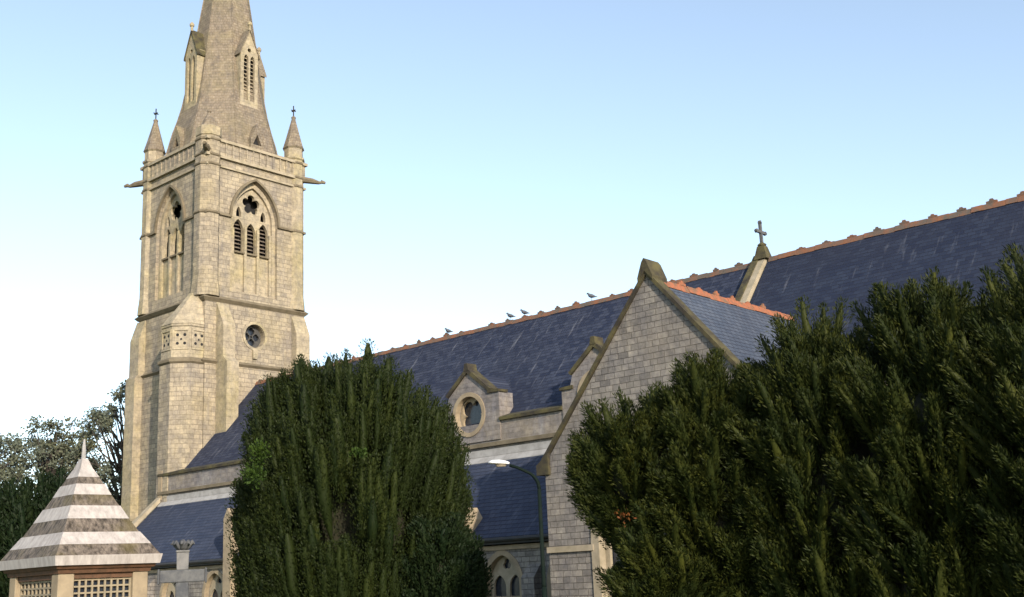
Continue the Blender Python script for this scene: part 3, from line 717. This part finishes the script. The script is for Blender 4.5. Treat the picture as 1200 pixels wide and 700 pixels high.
m_.build('leaf_finial', 'grave_stone', mc, smooth=True)

# ================================================================== street lamp
LP = Vector((-24.66, 28.91, 0)); dl = Vector((-.75, -.66, 0))
lamp = empty('street_lamp', LP, 'dark green swan-neck street lamp with white head in front of the transept', 'street lamp')
m_ = MB(); m_.tube([LP, LP+Vector((0, 0, 1.2))], [.085, .08], 12); m_.tube([LP+Vector((0, 0, 1.2)), LP+Vector((0, 0, 1.3)), LP+Vector((0, 0, 4.35))], [.085, .07, .062], 12); m_.build('pole', 'lamp_green', lamp, smooth=True)
m_ = MB(); pts = []
for i in range(11):
    t = i/10; a = t*R(62); pts.append(LP+dl*(.62*(1-math.cos(a)))*1.0+Vector((0, 0, 4.35+.62*math.sin(a))))
last = pts[-1]; pts.append(last+dl*.35+Vector((0, 0, .18))); pts.append(last+dl*.62+Vector((0, 0, .27)))
m_.tube(pts, [.06]*8+[.05]*5, 10); m_.build('arm', 'lamp_green', lamp, smooth=True)
hd = pts[-1]; m_ = MB()
prs = [(0, .06, .06), (.12, .12, .10), (.34, .17, .13), (.56, .16, .11), (.70, .07, .05)]
vs = []; up = (Vector((0, 0, 1))-dl*.05); sd_ = Vector((0, 0, 1)).cross(dl)
for t, w_, h_ in prs:
    for k in range(10):
        a = 2*math.pi*k/10; vs.append(hd+dl*t+Vector((0, 0, .05+t*.08))+sd_*w_*math.cos(a)+Vector((0, 0, 1))*h_*(math.sin(a) if math.sin(a) > 0 else .25*math.sin(a)))
fs = [tuple(range(10)), tuple(40+k for k in range(10))]+[(j*10+k, j*10+(k+1) % 10, (j+1)*10+(k+1) % 10, (j+1)*10+k) for j in range(4) for k in range(10)]
m_.add(vs, fs); m_.build('lamp_head', 'lamp_white', lamp, smooth=True)
m_ = MB(); cc = hd+dl*.28+Vector((0, 0, .0)); m_.add([cc+dl*.2*math.cos(2*math.pi*k/10)*s+sd_*.09*math.sin(2*math.pi*k/10)*s+Vector((0, 0, z)) for s, z in ((1, .05), (.75, -.03)) for k in range(10)], [tuple(range(10, 20))]+[(k, (k+1) % 10, 10+(k+1) % 10, 10+k) for k in range(10)]); m_.build('lens', 'lattice_paint', lamp)

# ================================================================== pigeons on the ridge
def pigeon(x, face, label, s=1.0, head=0):
    z0 = RZ+.17; root = empty('pigeon', (x, YC, z0), label, 'bird', 'pigeons perched along the nave ridge')
    m_ = MB(); d = Vector((face, 0, 0))
    sp_ = [(-.30, .06, .012), (-.20, .085, .03), (-.10, .12, .065), (0, .15, .085), (.08, .19, .075), (.13, .25, .04), (.165, .285, .043), (.20, .285, .03), (.225, .277, .010), (.25, .27, .004)]
    B_ = Vector((x, YC, z0))
    m_.tube([B_+d*a*s+Vector((0, 0, b*s+.02)) for a, b, r in sp_], [r*s for a, b, r in sp_], 8)
    for q in (-1, 1): m_.tube([B_+Vector((0, q*.03, .12)), B_+Vector((0, q*.03, -.04))], .008, 5)
    return m_.build('body', 'bird_grey', root, smooth=True)
for x, fc, lb in ((-43.9, -1, 'grey pigeon farthest left on the red nave ridge, near the round yew'), (-39.2, -1, 'grey pigeon on the nave ridge, left one of the close pair'), (-38.2, -1, 'grey pigeon on the nave ridge, right one of the close pair'), (-33.7, -1, 'grey pigeon on the nave ridge nearest the transept gable')):
    pigeon(x, fc, lb, 1.25)

# ================================================================== vegetation
def add_leaves(name, mat, parent, P_, D_, Lw, Ww, core=None):
    n = len(P_); rnd = rng.normal(size=(n, 3)); S = np.cross(D_, rnd); S /= np.linalg.norm(S, axis=1)[:, None]+1e-9
    Lw = np.broadcast_to(Lw, (n,))[:, None]; Ww = np.broadcast_to(Ww, (n,))[:, None]
    v = np.empty((n, 4, 3)); v[:, 0] = P_; v[:, 1] = P_+D_*Lw*.5+S*Ww*.5; v[:, 2] = P_+D_*Lw; v[:, 3] = P_+D_*Lw*.5-S*Ww*.5
    v = v.reshape(-1, 3)
    faces = np.arange(n*4).reshape(n, 4)
    sizes = np.full(n, 4)
    loops = faces.ravel()
    if core is not None and len(core[0]):
        cv, cf = core; loops = np.concatenate([loops, (cf+len(v)).ravel()]); sizes = np.concatenate([sizes, np.full(len(cf), 4)]); v = np.vstack([v, cv])
    v = v-np.array(ORG[parent.name])
    me = bpy.data.meshes.new(name); me.vertices.add(len(v)); me.vertices.foreach_set('co', v.astype('f').ravel())
    me.loops.add(len(loops)); me.loops.foreach_set('vertex_index', loops.astype('i'))
    me.polygons.add(len(sizes)); me.polygons.foreach_set('loop_start', np.concatenate([[0], np.cumsum(sizes)[:-1]]).astype('i'))
    me.update(calc_edges=True); me.validate()
    me.materials.append(MAT[mat]); o = bpy.data.objects.new(name, me); COL.objects.link(o); o.parent = parent; ORG[o.name] = ORG[parent.name]
    return o
def unit(a): return a/(np.linalg.norm(a, axis=-1, keepdims=True)+1e-9)
def yew(root, ells, spacing, plume_len, plume_rad, leaf_l, leaf_w, per, mat, lean=.0, zmin=.2, facing=None, jit=.3, power=2.0, twist=.25, top_var=.3):
    """ells: list of (centre, radii). Plumes on the outer shell of the union."""
    tips = []; nors = []
    for i, (c, r) in enumerate(ells):
        c = np.array(c); r = np.array(r); area = 4*np.pi*((r[0]*r[1])**1.6/3+(r[0]*r[2])**1.6/3+(r[1]*r[2])**1.6/3)**(1/1.6)
        n = int(area/spacing**2); d = unit(rng.normal(size=(n*2, 3)))[:n]
        k = (np.abs(d)**power).sum(1)**(-1/power)
        p_ = c+d*k[:, None]*r; nn = unit(d/r)
        keep = p_[:, 2] > zmin
        for j, (c2, r2_) in enumerate(ells):
            if j != i:
                q = (p_-np.array(c2))/np.array(r2_); keep &= (np.abs(q)**power).sum(1) > .94
        tips.append(p_[keep]); nors.append(nn[keep])
        sel = keep & (rng.random(len(p_)) < .6); tips.append((c+(p_-c)*.84)[sel]); nors.append(nn[sel])
    T = np.vstack(tips); Nn = np.vstack(nors)
    T = T+rng.normal(size=T.shape)*np.array([.06, .06, jit*.5])*spacing*2
    T[:, 2] += rng.uniform(-top_var, top_var, len(T))*np.clip(Nn[:, 2], 0, 1)
    n = len(T)
    ax = unit(np.array([0, 0, 1.])*1.0+Nn*lean*np.array([1, 1, .4])+rng.normal(size=(n, 3))*twist*.4)
    Ln = plume_len*rng.uniform(.6, 1.35, n); Rd = plume_rad*rng.uniform(.65, 1.35, n)
    top = T+ax*(Ln*.35)[:, None]*np.clip(.25+Nn[:, 2:3], 0, 1)
    base = top-ax*Ln[:, None]-Nn*np.array([1, 1, .3])*(.28*Ln)[:, None]
    A = top-base
    # leaves
    s = rng.beta(1.4, 1.05, size=(n, per)); th_ = rng.uniform(0, 2*np.pi, (n, per))
    e1 = unit(np.cross(A, np.array([.3, .7, .1]))); e2 = unit(np.cross(A, e1))
    prof_ = np.clip(np.sin(np.pi*np.clip(s, 0, 1)**1.15), 0, 1)**.5+.05
    wob = 1+.35*np.sin(th_*3+s*9+rng.uniform(0, 6, (n, 1)))
    rad = Rd[:, None]*prof_*rng.uniform(.25, 1.1, (n, per))**.6*wob
    radial = e1[:, None]*np.cos(th_)[..., None]+e2[:, None]*np.sin(th_)[..., None]
    Pp = base[:, None]+A[:, None]*s[..., None]+radial*rad[..., None]
    Dd = unit(unit(A)[:, None]*1.25+radial*.6+rng.normal(size=(n, per, 3))*.35)
    Pp = Pp.reshape(-1, 3); Dd = Dd.reshape(-1, 3)
    kp = Pp[:, 2] > .02; Pp, Dd = Pp[kp], Dd[kp]
    m = 7; ss = np.array([0, .15, .3, .45, .6, .75, .88, .97]); pr = (np.sin(np.pi*ss**1.15).clip(0)**.5)*.42+.02
    an = 2*np.pi*np.arange(m)/m
    rj = Rd[:, None, None, None]*pr[None, :, None, None]*rng.uniform(.6, 1.15, (n, len(ss), m, 1))
    cv = (base[:, None, None]+A[:, None, None]*ss[None, :, None, None]+(e1[:, None, None]*np.cos(an)[None, None, :, None]+e2[:, None, None]*np.sin(an)[None, None, :, None])*rj).reshape(-1, 3)
    q = np.array([(a*m+b, a*m+(b+1) % m, (a+1)*m+(b+1) % m, (a+1)*m+b) for a in range(len(ss)-1) for b in range(m)])
    ccf = (q[None]+(np.arange(n)*len(ss)*m)[:, None, None]).reshape(-1, 4); ccv = cv
    cv = np.zeros((0, 3)); cf = np.zeros((0, 4), int)
    # solid heart blocks the sky; its dark colour paints the crown's inner shade
    for c, r in ells:
        c = np.array(c); r = np.array(r)*.58; nu, nvv = 20, 12; vv = []
        for a in range(nvv+1):
            ph = np.pi*a/nvv
            for b in range(nu):
                t_ = 2*np.pi*b/nu; d = np.array([np.sin(ph)*np.cos(t_), np.sin(ph)*np.sin(t_), np.cos(ph)])
                k = (np.abs(d)**power).sum()**(-1/power); x = c+d*k*r*rng.uniform(.9, 1.05); x[2] = max(x[2], .01); vv.append(x)
        off = len(cv); cv = np.vstack([cv, np.array(vv)])
        cf = np.vstack([cf, np.array([(off+a*nu+b, off+a*nu+(b+1) % nu, off+(a+1)*nu+(b+1) % nu, off+(a+1)*nu+b) for a in range(nvv) for b in range(nu)])])
    N_ = len(Pp)
    z3 = np.zeros((0, 3)); add_leaves('shade_heart', 'yew_twig_shade', root, z3, z3, leaf_l, leaf_w, (cv, cf))
    return add_leaves('crown', mat, root, Pp, Dd, leaf_l*rng.uniform(.6, 1.3, N_), leaf_w*rng.uniform(.7, 1.3, N_), (ccv, ccf)), (T, Nn)
def trunk(root, c, r, h, limbs=4, mat='bark'):
    m_ = MB(); c = Vector(c)
    m_.tube([c, c+Vector((.02, 0, h*.3)), c+Vector((-.04, .05, h*.7)), c+Vector((0, 0, h))], [r*1.3, r, r*.7, r*.25], 10)
    for k in range(limbs):
        a = 2*math.pi*k/limbs+.4; d = Vector((math.cos(a), math.sin(a), 0)); z = h*(.25+.12*k/limbs*2)
        m_.tube([c+Vector((0, 0, z)), c+d*h*.16+Vector((0, 0, z+h*.14)), c+d*h*.27+Vector((0, 0, z+h*.36))], [r*.6, r*.35, r*.12], 7)
    return m_.build('trunk', mat, root, smooth=True)

# large round-topped yew in front of the nave
yc_ = (-22.75, 19.35)
y1 = empty('yew_tree', (*yc_, 0), 'big round-topped dark green yew of upright plumes between tower and transept', 'tree')
trunk(y1, (*yc_, 0), .4, 5.5)
yew(y1, [((*yc_, 2.75), (2.75, 2.75, 3.8)), ((yc_[0]-.95, yc_[1]-.83, 4.6), (1.45, 1.45, 1.95))], .42, 1.9, .28, .08, .026, 560, 'yew_leaf', lean=.02, power=2.65, twist=.12)
# brighter young shoots growing on it
def shoots(root, name, mat, c, r, n, L_, W_):
    d = unit(rng.normal(size=(n, 3))); P_ = np.array(c)+d*np.array(r)*rng.uniform(.2, 1, (n, 1))
    return add_leaves(name, mat, root, P_, unit(d*.5+np.array([.1, -.3, .5])+rng.normal(size=(n, 3))*.4), L_*rng.uniform(.6, 1.3, n), W_)
vd = Vector((-.76, .65, 0))
RL = None
def front(c, ang, rr, z):   # a point on the camera side of a crown
    a = math.atan2(-c[1], -c[0])+R(ang); return (c[0]+rr*math.cos(a), c[1]+rr*math.sin(a), z)
shoots(y1, 'light_shoots', 'yew_shoot', front(yc_, -42, 3.3, 4.7), (.25, .25, .3), 260, .1, .05)
shoots(y1, 'light_shoots', 'yew_shoot', front(yc_, -45, 3.3, 4.15), (.3, .3, .35), 320, .1, .05)
shoots(y1, 'light_shoots', 'yew_shoot', front(yc_, 2, 3.35, 4.5), (.25, .2, .12), 120, .09, .045)
# low dark yew bush beside it
bc = (-19.95, 19.6)
y2 = empty('yew_bush', (*bc, 0), 'low dark yew bush in shade at the right foot of the round-topped yew', 'bush')
trunk(y2, (*bc, 0), .15, 1.8)
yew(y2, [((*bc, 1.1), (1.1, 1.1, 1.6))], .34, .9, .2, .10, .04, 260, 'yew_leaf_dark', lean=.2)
# the two near yews on the right
y3 = empty('yew_tree', (-12.2, 17.9, 0), 'spreading yew with ragged overhanging left edge in front of the transept gable', 'tree')
trunk(y3, (-11.5, 18.4, 0), .4, 3.3)
E3 = [((-12.75, 18.0, 3.35), (1.35, 1.4, 1.15)), ((-11.3, 18.5, 2.7), (1.75, 1.75, 2.2)), ((-11.95, 17.65, 1.0), (1.2, 1.3, 1.4))]
yew(y3, E3, .35, 1.05, .17, .095, .02, 420, 'yew_leaf_near', lean=.75, twist=.45, top_var=.35, zmin=.3)
shoots(y3, 'red_leaves', 'red_leaf', (-12.0, 16.35, 2.5), (.2, .2, .14), 45, .06, .035)
y4 = empty('yew_tree', (-7.8, 18.3, 0), 'tall dense yew filling the right side, under the chancel roof', 'tree')
trunk(y4, (-7.8, 18.6, 0), .45, 4)
E4 = [((-9.3, 18.9, 2.7), (1.9, 1.9, 2.75)), ((-7.3, 18.9, 2.8), (2.0, 2.0, 2.85)), ((-4.9, 18.9, 2.8), (2.3, 2.3, 2.9))]
yew(y4, E4, .36, 1.25, .18, .095, .02, 420, 'yew_leaf_near', lean=.45, twist=.4, top_var=.35)
# dark yew behind the pavilion
y5 = empty('yew_tree', (-38.2, 20.4, 0), 'dark conical yew rising behind the pavilion roof', 'tree')
trunk(y5, (-38.2, 20.4, 0), .3, 4.5)
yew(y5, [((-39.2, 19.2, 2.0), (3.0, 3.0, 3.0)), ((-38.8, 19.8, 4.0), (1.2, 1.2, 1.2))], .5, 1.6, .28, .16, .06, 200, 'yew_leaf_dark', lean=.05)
# loose-crowned trees beyond the tower
def decid(root, base, h, cr, n_cl, mat='tree_leaf_hazy', leafs=90, size=.3, low=.35):
    base = np.array(base, float); m_ = MB(); b = Vector(base)
    m_.tube([b, b+Vector((.1, 0, h*.3)), b+Vector((-.1, .1, h*.6)), b+Vector((0, 0, h*.92))], [h*.028, h*.02, h*.012, h*.003], 8)
    Ps, Ds = [], []
    for k in range(n_cl):
        d = unit(rng.normal(size=3)); rr = rng.uniform(.35, 1)**.6
        c = base+np.array([0, 0, h*(1+low)/2])+d*np.array([cr, cr, h*(1-low)/2])*rr
        st_ = base+np.array([0, 0, h*rng.uniform(low*.7, .8)]); st_[2] = min(st_[2], c[2]-.3)
        mid = (st_+c)/2+np.array([0, 0, .4])
        m_.tube([Vector(st_), Vector(mid), Vector(c)], [h*.007, h*.004, h*.0012], 5)
        cl = rng.uniform(.5, 1.15); q = unit(rng.normal(size=(leafs, 3)))*rng.uniform(.2, 1, (leafs, 1))*cl*np.array([1, 1, .7])
        Ps.append(c+q); Ds.append(unit(rng.normal(size=(leafs, 3))+np.array([0, 0, -.2])))
        tw2 = c+q[::14]*.9
        for t_ in tw2: m_.tube([Vector(c-[0, 0, .2]), Vector(t_)], [h*.0015, h*.0006], 4)
    m_.build('trunk', 'bark', root)
    Ps = np.vstack(Ps); Ds = np.vstack(Ds)
    add_leaves('crown', mat, root, Ps, Ds, size*rng.uniform(.6, 1.3, len(Ps)), size*.6)
def polar(px_az, d): a = yaw+R(px_az); return (d*math.cos(a), d*math.sin(a), 0)
for az, d, h, cr, lab in ((19.0, 92, 17.5, 4.6, 'loose-leaved tree against the sky directly left of the tower'),
                          (22.3, 96, 15.5, 4.3, 'thin-crowned tree above the pavilion roof, second left from the tower'),
                          (25.6, 90, 13.8, 4.5, 'thin-crowned tree at the far left edge behind the dark yew')):
    b = polar(az, d); t = empty('deciduous_tree', b, lab, 'tree', 'loose-crowned trees beyond the tower'); decid(t, b, h, cr, 120, leafs=95, size=.26)

# unseen yew added beyond the right edge to shade the foot of the transept
t = empty('yew_tree', (-1.6, 25.6, 0), 'unseen tall yew added to cast shade, just beyond the right edge of the picture', 'tree')
trunk(t, (-1.6, 25.6, 0), .5, 9)
yew(t, [((-1.6, 25.6, 6), (2.6, 2.8, 6.6))], .6, 1.8, .4, .2, .09, 150, 'yew_leaf_dark', lean=.2)
